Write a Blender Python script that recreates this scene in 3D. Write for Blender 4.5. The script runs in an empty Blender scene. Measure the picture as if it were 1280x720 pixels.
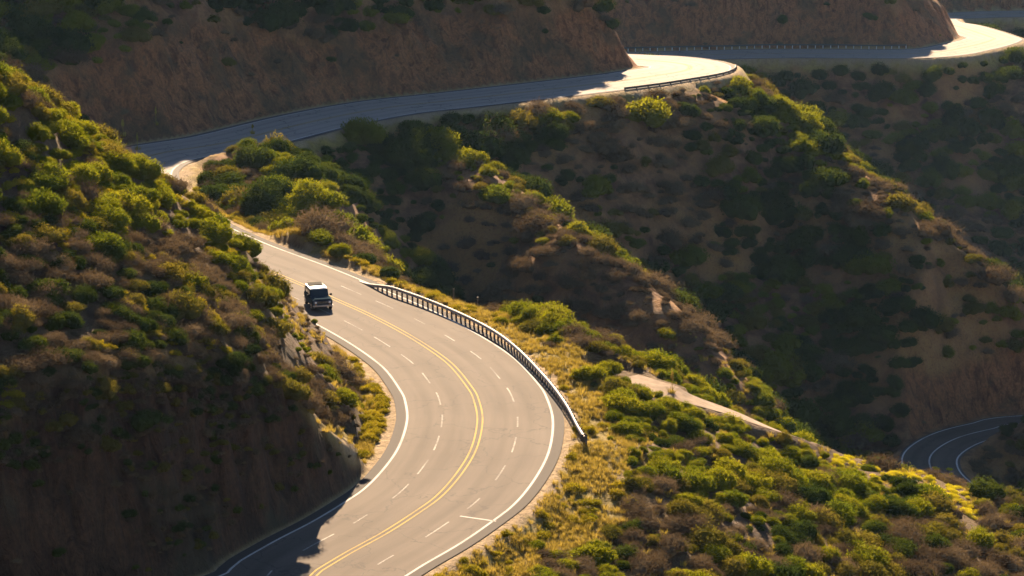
import bpy, bmesh, math, random
import numpy as np
from mathutils import Vector, Matrix
random.seed(7); rng = np.random.default_rng(11)
R = math.radians
scene = bpy.context.scene
COL = scene.collection
PI = math.pi

# ---------------------------------------------------------------- camera / survey helpers
F = 3555.0; PITCH = R(13.0); CAMZ = 58.0
def ground(u, v, y=None, z=None):
    """survey: the point on the sight line of image point (u, v) at distance y or height z"""
    a = (u-640)/F; b = (v-360)/F
    dx = a; dy = math.cos(PITCH)-b*math.sin(PITCH); dz = -math.sin(PITCH)-b*math.cos(PITCH)
    t = y/dy if y is not None else (z-CAMZ)/dz
    return (dx*t, dy*t, CAMZ+dz*t)
def project(X, Y, Z):
    X = np.asarray(X, float); Y = np.asarray(Y, float); Z = np.asarray(Z, float)-CAMZ
    d = Y*math.cos(PITCH)-Z*math.sin(PITCH)
    up = Y*math.sin(PITCH)+Z*math.cos(PITCH)
    return 640+F*X/d, 360-F*up/d, d

# ---------------------------------------------------------------- noise
def _hash(ix, iy, seed):
    h = (ix.astype(np.int64)*374761393+iy.astype(np.int64)*668265263+seed*974634777) & 0x7fffffff
    h = ((h ^ (h >> 13))*1274126177) & 0x7fffffff
    return ((h ^ (h >> 16)) & 0xffff)/65535.0
def vnoise(x, y, seed=0):
    ix = np.floor(x); iy = np.floor(y); fx = x-ix; fy = y-iy
    fx = fx*fx*fx*(fx*(fx*6-15)+10); fy = fy*fy*fy*(fy*(fy*6-15)+10)
    a = _hash(ix, iy, seed); b = _hash(ix+1, iy, seed); c = _hash(ix, iy+1, seed); d = _hash(ix+1, iy+1, seed)
    return (a*(1-fx)+b*fx)*(1-fy)+(c*(1-fx)+d*fx)*fy*1.0-0.5
def fbm(x, y, oct=4, seed=0, gain=.5):
    s = 0; a = 1
    for k in range(oct):
        s = s+a*vnoise(x+17.3*k, y-9.1*k, seed+k); x = x*2.03; y = y*2.03; a *= gain
    return s

# ---------------------------------------------------------------- roads (plan of the centre lines)
def dense(P, step=1.0):
    P = np.array(P, float)
    # Catmull-Rom through the points, then even spacing
    Q = np.vstack([2*P[0]-P[1], P, 2*P[-1]-P[-2]]); out = []
    for i in range(1, len(Q)-2):
        p0, p1, p2, p3 = Q[i-1:i+3]
        for t in np.linspace(0, 1, 24, endpoint=False):
            out.append(.5*((2*p1)+(-p0+p2)*t+(2*p0-5*p1+4*p2-p3)*t*t+(-p0+3*p1-3*p2+p3)*t**3))
    out.append(Q[-2]); out = np.array(out)
    for _ in range(6):
        out[1:-1] = .25*out[:-2]+.5*out[1:-1]+.25*out[2:]
    s = np.r_[0, np.cumsum(np.hypot(*np.diff(out[:, :2], axis=0).T))]
    n = max(2, int(s[-1]/step)); q = np.linspace(0, s[-1], n)
    return np.stack([np.interp(q, s, out[:, k]) for k in range(3)], 1)
g0 = lambda u, v, z=0.0: ground(u, v, z=z)
road1 = [(-62, 128, 0), (-45, 139, 0), (-31, 150, 0)] + [g0(*p) for p in
        [(335, 750), (400, 712), (437, 690), (481, 666), (520, 641), (550, 619), (576, 589), (593, 559), (600, 525), (595, 499),
         (587, 484), (565, 457), (539, 437), (505, 416), (467, 396), (430, 379)]] + \
        [(-21.5, 256.5, 0), (-29.5, 269, 0), (-37, 284, 0), (-41.5, 299, 0), (-43, 310, 0), (-40.5, 319, 0), (-33, 327, 0)] + \
        [g0(*p) for p in [(390, 152), (480, 135), (560, 126), (640, 117), (760, 103)]] + \
        [(18.5, 377, 0), (24, 385, -.3), (23.5, 395.5, -1), (15, 409, -2.2), (4, 438, -6), (2, 490, -13), (5, 535, -20),
         (18, 560, -24.2), (32, 567, -25), (55, 570, -25), (82, 570, -25), (94, 582, -25.3), (101.5, 597, -26), (104, 616, -28), (103, 655, -31),
         (105, 700, -36), (112, 732, -39), (140, 745, -40), (190, 748, -42)]
road4 = [ground(1290, 528, z=-37.5), ground(1240, 536, z=-37.5), ground(1195, 548, z=-37.5), ground(1166, 566, z=-37.5), ground(1163, 584, z=-37.7),
         ground(1180, 604, z=-38.1), ground(1225, 632, z=-38.9), ground(1300, 660, z=-40)]
p = ground(1290, 528, z=-37.5)
road4 = [(p[0]+60, p[1]+2, -35.5), (p[0]+25, p[1]+1.5, -36.9)] + road4
track = [ground(700, 452, y=232), ground(780, 472, y=226), ground(835, 489, y=222), ground(870, 501, y=221.5), ground(910, 514, y=222), ground(960, 533, y=223), ground(1000, 549, y=225), ground(1050, 573, y=230)]
track = track[1:]
ROADS = {'r1': dict(pl=dense(road1), w=6.3), 'r4': dict(pl=dense(road4), w=3.6), 'tr': dict(pl=dense(track), w=1.5)}

# ---------------------------------------------------------------- natural terrain: thin-plate through surveyed heights
CP = []
def c(u, v, y): CP.append(ground(u, v, y=y))
def w(x, y, z): CP.append((x, y, z))
# near left hill
for q in [(0, 470, 166), (0, 300, 180), (0, 180, 190), (0, 96, 198), (100, 470, 168), (100, 330, 181), (100, 245, 191), (100, 192, 199), (200, 470, 173), (200, 370, 183), (200, 305, 193), (200, 245, 204), (250, 268, 207),
          (300, 470, 179), (300, 400, 189), (300, 352, 199), (300, 296, 210), (350, 470, 186), (350, 405, 198), (345, 350, 212), (400, 520, 194), (406, 466, 210), (370, 424, 214), (60, 470, 167), (50, 145, 199), (150, 214, 202)]: c(*q)
w(-11, 205, 1.5); w(-32, 158, 11); w(-45, 154, 12); w(-60, 190, 26); w(-75, 170, 22); w(-75, 220, 30); w(-60, 225, 28); w(-45, 222, 22); w(-35, 225, 15); w(-26, 228, 9); w(-20, 236, 3.5)
w(-14.6, 189, 6.5); w(-45, 255, 14); w(-32, 250, 7); w(-60, 275, 20); w(-56, 300, 9); w(-42, 270, 6)
# outer verge of the bend and the nose descending to the right
for q in [(560, 705, 174), (650, 655, 184), (700, 600, 192), (740, 560, 199), (750, 500, 212), (700, 440, 228), (640, 405, 238), (560, 378, 248), (480, 348, 258),
          (830, 481, 224), (910, 513, 225), (1000, 546, 227), (1060, 570, 228), (1130, 588, 229), (1280, 640, 229), (760, 441, 231), (700, 402, 240),
          (1280, 720, 208), (1150, 720, 199), (1000, 720, 190), (900, 720, 184), (800, 720, 179), (700, 720, 174.5),
          (900, 600, 203), (1050, 640, 208), (800, 560, 203), (1180, 660, 213), (950, 560, 215)]: c(*q)
w(50, 190, -22); w(40, 180, -17); w(20, 165, -9); w(0, 150, -5); w(-15, 150, -1.5); w(60, 225, -26)
# behind the nose: steep drop into the ravine
for q in [(-8, 262, -4), (0, 254, -7), (8, 248, -8), (16, 243, -10), (24, 243, -14), (34, 244, -20), (45, 244, -26),
          (5, 275, -24), (15, 270, -28), (25, 268, -32), (38, 270, -37), (52, 270, -40), (-8, 285, -20), (-16, 297, -14)]: w(*q)
# bank between the upper leg of the road and the ravine
for q in [(300, 223, 305), (260, 216, 311), (400, 285, 272), (350, 250, 288), (420, 318, 262), (360, 205, 312), (410, 250, 293)]: c(*q)
w(-14, 272, -2.5); w(-18, 308, -5); w(-10, 318, -12)
# wall under the road on the far side of the ravine
for q in [(480, 160, 341), (560, 146, 351), (640, 138, 359), (760, 125, 368), (840, 112, 375)]: c(*q)
w(-8, 322, -15); w(-2, 305, -22); w(4, 290, -28)
# first spur
for q in [(585, 195, 336), (620, 225, 329), (700, 285, 318), (800, 350, 309), (870, 410, 302), (930, 480, 294)]: c(*q)
w(-4, 317, -17); w(8, 300, -23); w(14, 290, -28)
w(12, 330, -16); w(20, 318, -22.5); w(27, 308, -27); w(5, 345, -10.5)
# second, larger ridge
for q in [(890, 97, 384), (950, 127, 381), (1000, 167, 375), (1060, 216, 367), (1130, 267, 359), (1200, 322, 351), (1280, 387, 343), (1360, 455, 335)]: c(*q)
w(15, 360, -9); w(25, 350, -19); w(32, 342, -26); w(40, 336, -33); w(48, 332, -37.5); w(60, 335, -37); w(48, 345, -22); w(36, 361, -14); w(72, 335, -37.5)
w(30, 320, -34); w(35, 305, -38); w(45, 305, -40); w(-19, 266, .2); w(-23.5, 273, 0); w(-14, 257, .1); w(-26, 279, 0); w(-10, 251, 0); w(-31, 290, -.9); w(-24, 280, -.8); w(-30, 303, -1.1); w(-25, 296, -.8); w(-33, 309, -.9); w(-36, 303, -.9); w(-22, 306, -1); w(58, 300, -40); w(75, 300, -42); w(22, 372, -5)
w(48, 385, -16); w(60, 375, -27); w(75, 360, -38); w(95, 350, -40); w(40, 398, -13)
# hill above the far side road
for q in [(-56, 336, 13.5), (-46, 340, 13), (-38, 345, 12), (-26, 347.5, 8.3), (-18, 357, 9), (-4, 371, 8.8), (6, 379, 8.5), (12, 385, 7.5), (15.5, 389, 3), (-56, 352, 23), (-38, 361, 21), (-26, 364, 17), (-4, 385, 16), (5, 392, 13), (-85, 335, 25), (-20, 382, 26), (10, 398, 6), (-5, 405, 20), (-25, 405, 33),
          (-60, 400, 45), (-5, 430, 6), (-30, 440, 20), (-85, 340, 25), (-85, 300, 22), (-100, 400, 50), (-60, 460, 30), (-15, 490, -2), (-50, 510, 15)]: w(*q)
# deep gully behind and the wall under the farthest road
for q in [(45, 430, -35), (70, 420, -45), (100, 410, -55), (30, 470, -35), (60, 480, -52), (100, 480, -62), (40, 530, -42), (70, 535, -48), (105, 540, -50), (140, 540, -62), (30, 550, -34), (60, 553, -36), (90, 556, -36), (125, 575, -38), (140, 600, -50),
          (120, 590, -34)]: w(*q)
# hills above the farthest road
for q in [(20, 590, -8), (45, 592, -6), (70, 592, -8), (80, 592, -14), (30, 640, 20), (62, 630, 6), (78, 628, -10), (0, 600, 5), (-30, 600, 25), (50, 690, 15), (72, 690, -18), (110, 780, -18), (140, 800, -10), (190, 800, 0), (150, 710, -52), (190, 680, -60), (160, 640, -60),
          (60, 800, 30), (0, 800, 50), (-100, 700, 60), (200, 900, 40), (60, 950, 60), (-150, 900, 80), (-200, 500, 60), (-170, 350, 45), (-140, 240, 38), (-120, 160, 25), (-110, 110, 10), (130, 330, -44), (150, 250, -45), (110, 220, -42), (110, 160, -40), (200, 450, -70), (230, 600, -60), (60, 140, -25), (25, 110, -5), (-40, 115, 0), (0, 115, -1), (0, 60, 20), (-50, 60, 20), (60, 60, 5), (0, 0, 50), (60, 0, 45), (-60, 0, 45), (150, 60, -10), (-150, 60, 20), (0, -60, 60), (300, 300, -60), (320, 750, -30)]: w(*q)
SPUR1 = [ground(*q[:2], y=q[2]) for q in [(585, 195, 336), (620, 225, 329), (700, 285, 318), (800, 350, 309), (870, 410, 302), (930, 480, 294)]]
SPUR2 = [ground(*q[:2], y=q[2]) for q in [(890, 97, 384), (950, 127, 381), (1000, 167, 375), (1060, 216, 367), (1130, 267, 359), (1200, 322, 351), (1280, 387, 343), (1360, 455, 335)]]
for S_, k_ in ((SPUR1, 4.5), (SPUR2, 8.0)):
    for i_, (a_, b_, c_) in enumerate(S_[1:]):
        w(a_-.62*k_, b_-.78*k_, c_-.22*k_-.1); w(a_-.62*k_*1.9, b_-.78*k_*1.9, c_-.22*k_-.85*k_)
CP = np.array(CP)
def tps_fit(P, lam=0.6):
    n = len(P); X = P[:, :2]/100
    r2 = ((X[:, None]-X[None])**2).sum(-1); K = .5*r2*np.log(r2+1e-12)
    A = np.zeros((n+3, n+3)); A[:n, :n] = K+lam*1e-3*np.eye(n); A[:n, n] = 1; A[:n, n+1:] = X; A[n, :n] = 1; A[n+1:, :n] = X.T
    return X, np.linalg.solve(A, np.r_[P[:, 2], 0, 0, 0])
TX, TW = tps_fit(CP)
def natural(x, y):
    out = np.empty(x.shape); xf = x.ravel(); yf = y.ravel(); of = out.ravel(); n = len(TX)
    for i in range(0, len(xf), 40000):
        a = xf[i:i+40000, None]/100; b = yf[i:i+40000, None]/100
        r2 = (a-TX[None, :, 0])**2+(b-TX[None, :, 1])**2
        of[i:i+40000] = (.5*r2*np.log(r2+1e-12))@TW[:n]+TW[n]+a[:, 0]*TW[n+1]+b[:, 0]*TW[n+2]
    return of.reshape(x.shape)
def near_road(x, y, pl, reach=60):
    """distance to the polyline, its height there, side (+ left of travel) and arc index"""
    xf = x.ravel().astype(np.float32); yf = y.ravel().astype(np.float32)
    D = np.full(len(xf), 1e3, np.float32); I = np.zeros(len(xf), int)
    lo = pl[:, :2].min(0)-reach; hi = pl[:, :2].max(0)+reach
    ids = np.nonzero((xf > lo[0]) & (xf < hi[0]) & (yf > lo[1]) & (yf < hi[1]))[0]
    px = pl[:, 0].astype(np.float32); py = pl[:, 1].astype(np.float32)
    for i in range(0, len(ids), 20000):
        k = ids[i:i+20000]
        d2 = (xf[k, None]-px[None])**2+(yf[k, None]-py[None])**2
        j = d2.argmin(1); I[k] = j; D[k] = np.sqrt(d2[np.arange(len(k)), j])
    t = np.gradient(pl[:, :2], axis=0); t /= np.linalg.norm(t, axis=1)[:, None]
    rx = xf-px[I]; ry = yf-py[I]
    al = rx*t[I, 0]+ry*t[I, 1]
    D2 = np.where(D < 900, np.sqrt(np.maximum(D*D-al*al, 0)+np.maximum(np.abs(al)-.6, 0)**2), D)   # perpendicular distance
    s = np.sign(t[I, 0]*ry-t[I, 1]*rx)
    zz = pl[I, 2]+np.gradient(pl[:, 2])[I]*np.clip(al, -1, 1)
    return D2.reshape(x.shape), zz.reshape(x.shape), s.reshape(x.shape), I.reshape(x.shape)
def smooth(a, b, t): t = np.clip((t-a)/(b-a), 0, 1); return t*t*(3-2*t)
def terrain(x, y):
    """height, cut-slope mask, distance to the near road"""
    z = natural(x, y)
    n1 = fbm(x/26, y/26, 4, 3); n2 = fbm(x/5.5, y/5.5, 4, 21)
    z = z+1.6*n1*smooth(150, 260, y)+1.0*n1*(1-smooth(150, 260, y))
    nat = z+.55*n2
    cut = np.zeros(x.shape); d1 = None
    z = nat
    for key, cs, fs in (('r4', 2.3, .62), ('tr', 1.0, .7), ('r1', 1.55, .62)):
        rd = ROADS[key]
        D, zr, s, I = near_road(x, y, rd['pl'])
        hw = rd['w']+.5
        if key == 'r1':
            d1 = D; r1s = s; r1i = I; hw = hw+np.where((s > 0) & (I < 150), -.45+2.1*smooth(193, 199, y)*(1-smooth(228, 242, y)), 0)
            csv = np.where(I < 150, 2.0+1.2*(1-smooth(200, 212, y)), 1.35)
        else: csv = cs
        e = np.maximum(D-hw, 0)
        wob = 1+.34*fbm(x/9, y/9, 3, 40)+.30*fbm(x/3.4, y/3.4, 2, 45)*(y < 262)
        rill = fbm(x/1.6+y*.35, y/4.0, 4, 55)
        pert = smooth(0, 2.2, e)*np.where(y < 262, 1.7*fbm(x/5.5, y/9, 3, 61)+.8*fbm(x/1.7+y*.3, y/2.6, 4, 62)+.25*fbm(x/.6, y/.6, 2, 63), 1.1*fbm(x/8, y/9, 4, 64)+.4*fbm(x/2.2, y/3, 3, 65))
        ee = np.maximum(e+pert, .15*e); ee = ee*ee/(ee+np.where(y < 262, .25, .6))
        up = zr+csv*wob*ee+smooth(.3, 5, e)*(1.5*rill+.9*fbm(x/3.2, y/3.2, 3, 60))
        up = up+smooth(.2, 2.5, e)*(.55*fbm(x/.9+y*.2, y/1.5, 3, 66)*(y < 240)-.5*np.abs(fbm(x/2.6-y*.25, y/6, 3, 68)))
        fsv = np.where((key == 'r1') & (y > 372) & (x > 10), 1.15, fs)
        dn = zr-fsv*e*(1+.25*fbm(x/7, y/7, 3, 90))-.03*np.maximum(e-3, 0)**2
        up = up+np.where(y < 262, .34*np.sin(up*2.3+5*fbm(x/6, y/6, 2, 82))*smooth(.6, 2.5, e), 0)
        lim = np.where(key == 'r4', 6.5, np.interp(x, [-55, -38, -26, -18, -4, 6, 14], [12.5, 11.5, 7.5, 8, 8, 8, 7]))+2.2*fbm(x/6, y/6, 3, 85)
        topfade = np.where((y < 262) | (y > 420) | (key == 'tr'), 0, smooth(-.6, 1.0, up-zr-lim))
        mcut = (nat > up) & (D < 55)
        up = np.maximum(up, zr-.01); zt = np.maximum(z, dn); kk = np.where(y < 262, 1.3, .7)*smooth(.5, 4, e)+.01
        hh = np.clip(.5+.5*(up-zt)/(2*kk), 0, 1); sm = up*(1-hh)+zt*hh-2*kk*hh*(1-hh)*.5
        z = np.where(D < 55, np.where(e > .3, sm, np.minimum(zt, up)), z)
        cut = np.maximum(cut, np.where(mcut, smooth(-.2, 1.2, nat-up)*smooth(.02, .35, e), 0)*(1-topfade))
        flat = 1-smooth(rd['w']-.2, hw+1.2, D)
        z = z*(1-flat)+(zr-.06)*flat
    return z, cut, d1, r1s, r1i

# ---------------------------------------------------------------- ground sheet
yd = np.r_[np.arange(135, 152, .4), np.arange(152, 208, .13), np.exp(np.arange(math.log(208), math.log(900), .0021))]
ys = np.r_[np.linspace(-80, 130, 36), yd, np.linspace(915, 1300, 24)]
ts = np.linspace(-.27, .27, 560)
def make_ground():
    ny = len(ys); side = np.array([.29, .32, .37, .43, .52, .64, .8, 1.0, 1.3])
    T = np.r_[-side[::-1], ts, side]; nx = len(T)
    wd = np.maximum(ys, 90)
    X = T[None]*wd[:, None]; Y = np.repeat(ys[:, None], nx, 1)
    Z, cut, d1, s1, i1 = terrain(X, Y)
    me = bpy.data.meshes.new('ground')
    V = np.stack([X, Y, Z], -1).reshape(-1, 3)
    idx = np.arange(ny*nx).reshape(ny, nx)
    Fq = np.stack([idx[:-1, :-1], idx[:-1, 1:], idx[1:, 1:], idx[1:, :-1]], -1).reshape(-1, 4)
    me.vertices.add(len(V)); me.vertices.foreach_set('co', V.ravel())
    me.loops.add(Fq.size); me.loops.foreach_set('vertex_index', Fq.ravel())
    me.polygons.add(len(Fq)); me.polygons.foreach_set('loop_start', np.arange(0, Fq.size, 4)); 
    me.polygons.foreach_set('use_smooth', np.ones(len(Fq), bool))
    me.update()
    def attr(n, a):
        at = me.attributes.new(n, 'FLOAT', 'POINT'); at.data.foreach_set('value', a.ravel().astype(np.float32))
    attr('cut', cut); attr('far_lift', smooth(262, 300, Y))  # mask of the far slopes, whose colour is brightened in place of sky light
    outer = (s1 < 0)
    verge = np.where((i1 < 165), (1-smooth(8.6, 13.2, d1+2.5*fbm(X/4, Y/4, 3, 77))), (1-smooth(7.5, 9.5, d1+1.5*fbm(X/4, Y/4, 3, 77))))
    verge = np.where((s1 > 0) & (i1 < 165), 1-smooth(7.6, 9.6, d1), verge)
    attr('verge', verge)
    attr('gravel', 1-smooth(6.8, 8.2, d1+1.2*fbm(X/1.5, Y/1.5, 3, 71)))
    o = bpy.data.objects.new('ground', me); COL.objects.link(o); o['kind'] = 'structure'
    return o, (X, Y, Z, cut, d1, verge)
GO, GRID = make_ground()

# ---------------------------------------------------------------- materials
def M(name):
    m = bpy.data.materials.new(name); m.use_nodes = True; nt = m.node_tree
    return m, nt, nt.nodes['Principled BSDF']
def N(nt, t, **kw):
    n = nt.nodes.new(t)
    for k, v in kw.items(): setattr(n, k, v)
    return n
def noise(nt, scale, detail=4, rough=.55, vec=None, dist=0):
    n = N(nt, 'ShaderNodeTexNoise'); n.inputs['Scale'].default_value = scale; n.inputs['Detail'].default_value = detail
    n.inputs['Roughness'].default_value = rough; n.inputs['Distortion'].default_value = dist
    if vec is not None: nt.links.new(vec, n.inputs['Vector'])
    return n.outputs['Fac']
def ramp(nt, fac, stops, interp='LINEAR'):
    r = N(nt, 'ShaderNodeValToRGB'); e = r.color_ramp.elements; r.color_ramp.interpolation = interp
    while len(e) < len(stops): e.new(.5)
    for el, (p, cc) in zip(e, stops):
        el.position = p; el.color = (*cc, 1) if len(cc) == 3 else cc
    nt.links.new(fac, r.inputs['Fac']); return r.outputs['Color']
def mix(nt, fac, a, b, blend='MIX'):
    n = N(nt, 'ShaderNodeMix', data_type='RGBA', blend_type=blend)
    for sock, v in ((n.inputs[0], fac), (n.inputs[6], a), (n.inputs[7], b)):
        if isinstance(v, (int, float)): sock.default_value = v
        elif isinstance(v, tuple): sock.default_value = (*v, 1)
        else: nt.links.new(v, sock)
    return n.outputs[2]
def math_(nt, op, a, b=0.0, clamp=False):
    n = N(nt, 'ShaderNodeMath', operation=op, use_clamp=clamp)
    for i, v in enumerate((a, b)):
        if isinstance(v, (int, float)): n.inputs[i].default_value = v
        else: nt.links.new(v, n.inputs[i])
    return n.outputs[0]
def attr(nt, name):
    return N(nt, 'ShaderNodeAttribute', attribute_name=name).outputs['Fac']
def bump(nt, bs, h, strength, dist):
    b = N(nt, 'ShaderNodeBump'); b.inputs['Strength'].default_value = strength; b.inputs['Distance'].default_value = dist
    nt.links.new(h, b.inputs['Height']); nt.links.new(b.outputs[0], bs.inputs['Normal'])
def plain(name, col, rough=.6, metal=0, spec=.5, var=.0, scale=6):
    m, nt, bs = M(name)
    bs.inputs['Roughness'].default_value = rough; bs.inputs['Metallic'].default_value = metal; bs.inputs['Specular IOR Level'].default_value = spec
    if var:
        tc = N(nt, 'ShaderNodeTexCoord').outputs['Object']
        cc = ramp(nt, noise(nt, scale, 4, .6, tc), [(.3, tuple(v*(1-var) for v in col)), (.7, tuple(v*(1+var) for v in col))])
        nt.links.new(cc, bs.inputs['Base Color'])
    else: bs.inputs['Base Color'].default_value = (*col, 1)
    return m

def ground_material():
    m, nt, bs = M('hillside_soil'); L = nt.links
    pos = N(nt, 'ShaderNodeNewGeometry').outputs['Position']
    mp = N(nt, 'ShaderNodeMapping'); L.new(pos, mp.inputs['Vector']); mp.inputs['Scale'].default_value = (1, .8, .28)
    big = noise(nt, .07, 5, .6, pos); mid = noise(nt, .45, 6, .65, pos, .6); fine = noise(nt, 3.2, 5, .7, pos); rill = noise(nt, .9, 7, .68, mp.outputs[0], .8)
    soil = ramp(nt, mid, [(.28, (.030, .020, .012)), (.45, (.075, .047, .028)), (.6, (.13, .085, .046)), (.78, (.05, .046, .018))])
    grass = ramp(nt, fine, [(.3, (.08, .053, .024)), (.55, (.17, .112, .046)), (.75, (.08, .072, .018))])
    nat = mix(nt, ramp(nt, big, [(.42, (0, 0, 0)), (.62, (1, 1, 1))]), soil, grass)
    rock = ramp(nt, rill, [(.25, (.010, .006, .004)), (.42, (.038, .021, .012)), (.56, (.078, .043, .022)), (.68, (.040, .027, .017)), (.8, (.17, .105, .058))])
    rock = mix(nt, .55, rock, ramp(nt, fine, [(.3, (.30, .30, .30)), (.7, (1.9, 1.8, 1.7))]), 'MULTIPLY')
    rock = mix(nt, attr(nt, 'far_lift'), rock, mix(nt, .8, rock, (4.0, 3.2, 2.6), 'MULTIPLY'))  # far cuts: warmer brown, plus a brightening painted in for light on the shade
    blot = ramp(nt, noise(nt, .16, 4, .6, pos), [(.5, (0, 0, 0)), (.62, (1, 1, 1))])
    rock = mix(nt, math_(nt, 'MULTIPLY', blot, .6), rock, (.06, .055, .03))
    nat = mix(nt, attr(nt, 'far_lift'), nat, mix(nt, .8, nat, (2.2, 1.8, 1.6), 'MULTIPLY'))  # far soil lightened in colour instead of a stronger sky fill
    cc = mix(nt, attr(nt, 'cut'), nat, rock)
    straw = ramp(nt, noise(nt, 1.1, 6, .7, pos, .3), [(.25, (.11, .082, .022)), (.45, (.22, .165, .042)), (.6, (.30, .235, .065)), (.78, (.13, .135, .022))])
    cc = mix(nt, math_(nt, 'MULTIPLY', attr(nt, 'verge'), math_(nt, 'SUBTRACT', 1.0, attr(nt, 'cut'), True)), cc, straw)
    grav = ramp(nt, noise(nt, 5, 5, .75, pos), [(.3, (.21, .15, .09)), (.7, (.42, .31, .20))])
    cc = mix(nt, math_(nt, 'MULTIPLY', math_(nt, 'MULTIPLY', attr(nt, 'gravel'), .85), math_(nt, 'SUBTRACT', 1.0, attr(nt, 'cut'), True)), cc, grav)
    L.new(cc, bs.inputs['Base Color']); bs.inputs['Roughness'].default_value = .95; bs.inputs['Specular IOR Level'].default_value = .15
    h = math_(nt, 'ADD', math_(nt, 'MULTIPLY', rill, 1.2), math_(nt, 'MULTIPLY', fine, .35))
    bump(nt, bs, h, 1.0, .8)
    return m
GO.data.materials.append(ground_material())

def asphalt_material():
    m, nt, bs = M('asphalt'); L = nt.links
    off = attr(nt, 'off'); along = attr(nt, 'along')
    pos = N(nt, 'ShaderNodeNewGeometry').outputs['Position']
    cx = N(nt, 'ShaderNodeCombineXYZ'); L.new(off, cx.inputs[0]); L.new(math_(nt, 'MULTIPLY', along, .06), cx.inputs[1])
    streak = noise(nt, 1.1, 4, .6, cx.outputs[0]); big = noise(nt, .12, 4, .6, pos); grit = noise(nt, 9, 4, .8, pos)
    cc = ramp(nt, streak, [(.3, (.074, .060, .048)), (.5, (.089, .072, .057)), (.7, (.102, .083, .066))])
    cc = mix(nt, .5, cc, ramp(nt, big, [(.3, (.80, .79, .78)), (.7, (1.12, 1.12, 1.12))]), 'MULTIPLY')
    cc = mix(nt, .35, cc, ramp(nt, grit, [(.3, (.72, .72, .72)), (.7, (1.25, 1.25, 1.25))]), 'MULTIPLY')
    far_pale = ramp(nt, math_(nt, 'MULTIPLY', along, .001), [(.178, (0, 0, 0)), (.215, (1, 1, 1))])  # pavement turns paler past the near bend
    cc = mix(nt, far_pale, cc, (.235, .205, .175))
    edge = ramp(nt, math_(nt, 'ADD', math_(nt, 'MULTIPLY', math_(nt, 'ABSOLUTE', off), .1), math_(nt, 'MULTIPLY', grit, .012)), [(.562, (0, 0, 0)), (.575, (1, 1, 1))])
    cc = mix(nt, math_(nt, 'MULTIPLY', edge, .75), cc, (.030, .026, .023))
    cc = mix(nt, ramp(nt, math_(nt, 'ABSOLUTE', off), [(.2, (.35, .35, .35)), (.5, (0, 0, 0))]), cc, (.05, .044, .039))
    wv = math_(nt, 'ABSOLUTE', math_(nt, 'SUBTRACT', math_(nt, 'ABSOLUTE', math_(nt, 'SUBTRACT', math_(nt, 'ABSOLUTE', off), 2.85)), .95))
    trk = ramp(nt, math_(nt, 'ADD', wv, math_(nt, 'MULTIPLY', big, .5)), [(.3, (.8, .79, .78)), (.75, (1, 1, 1))])
    cc = mix(nt, .8, cc, trk, 'MULTIPLY')
    # repaired cracks
    vo = N(nt, 'ShaderNodeTexVoronoi', feature='DISTANCE_TO_EDGE'); vo.inputs['Scale'].default_value = .16
    nn = N(nt, 'ShaderNodeTexNoise'); nn.inputs['Scale'].default_value = .5; nn.inputs['Detail'].default_value = 4; L.new(pos, nn.inputs['Vector'])
    va = N(nt, 'ShaderNodeVectorMath', operation='MULTIPLY_ADD'); L.new(nn.outputs['Color'], va.inputs[0]); va.inputs[1].default_value = (4, 4, 4); L.new(pos, va.inputs[2])
    L.new(va.outputs[0], vo.inputs['Vector'])
    cr = ramp(nt, vo.outputs['Distance'], [(.004, (1, 1, 1)), (.012, (0, 0, 0))])
    cc = mix(nt, math_(nt, 'MULTIPLY', cr, .6), cc, (.035, .031, .028))
    L.new(cc, bs.inputs['Base Color']); bs.inputs['Roughness'].default_value = .9; bs.inputs['Specular IOR Level'].default_value = .12
    bump(nt, bs, grit, .25, .02)
    return m
def paint_material(name, col, wear=.35):
    m, nt, bs = M(name); pos = N(nt, 'ShaderNodeNewGeometry').outputs['Position']
    w1 = noise(nt, 6, 5, .75, pos); w2 = noise(nt, .35, 3, .5, pos)
    f = ramp(nt, math_(nt, 'ADD', math_(nt, 'MULTIPLY', w1, .6), math_(nt, 'MULTIPLY', w2, .4)), [(wear, (1, 1, 1)), (wear+.14, (0, 0, 0))])
    nt.links.new(mix(nt, math_(nt, 'MULTIPLY', f, .85), col, (.085, .075, .066)), bs.inputs['Base Color'])
    bs.inputs['Roughness'].default_value = .9; bs.inputs['Specular IOR Level'].default_value = .1
    return m
MAT_ASPHALT = asphalt_material()
MAT_WHITE = paint_material('white_road_paint', (.42, .40, .37)); MAT_YELLOW = paint_material('yellow_road_paint', (.33, .225, .06)); MAT_FADED = paint_material('faded_white_paint', (.33, .31, .275), .43)
MAT_DIRT = plain('packed_dirt', (.20, .15, .105), .95, 0, .1, .25, 1.2)

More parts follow.
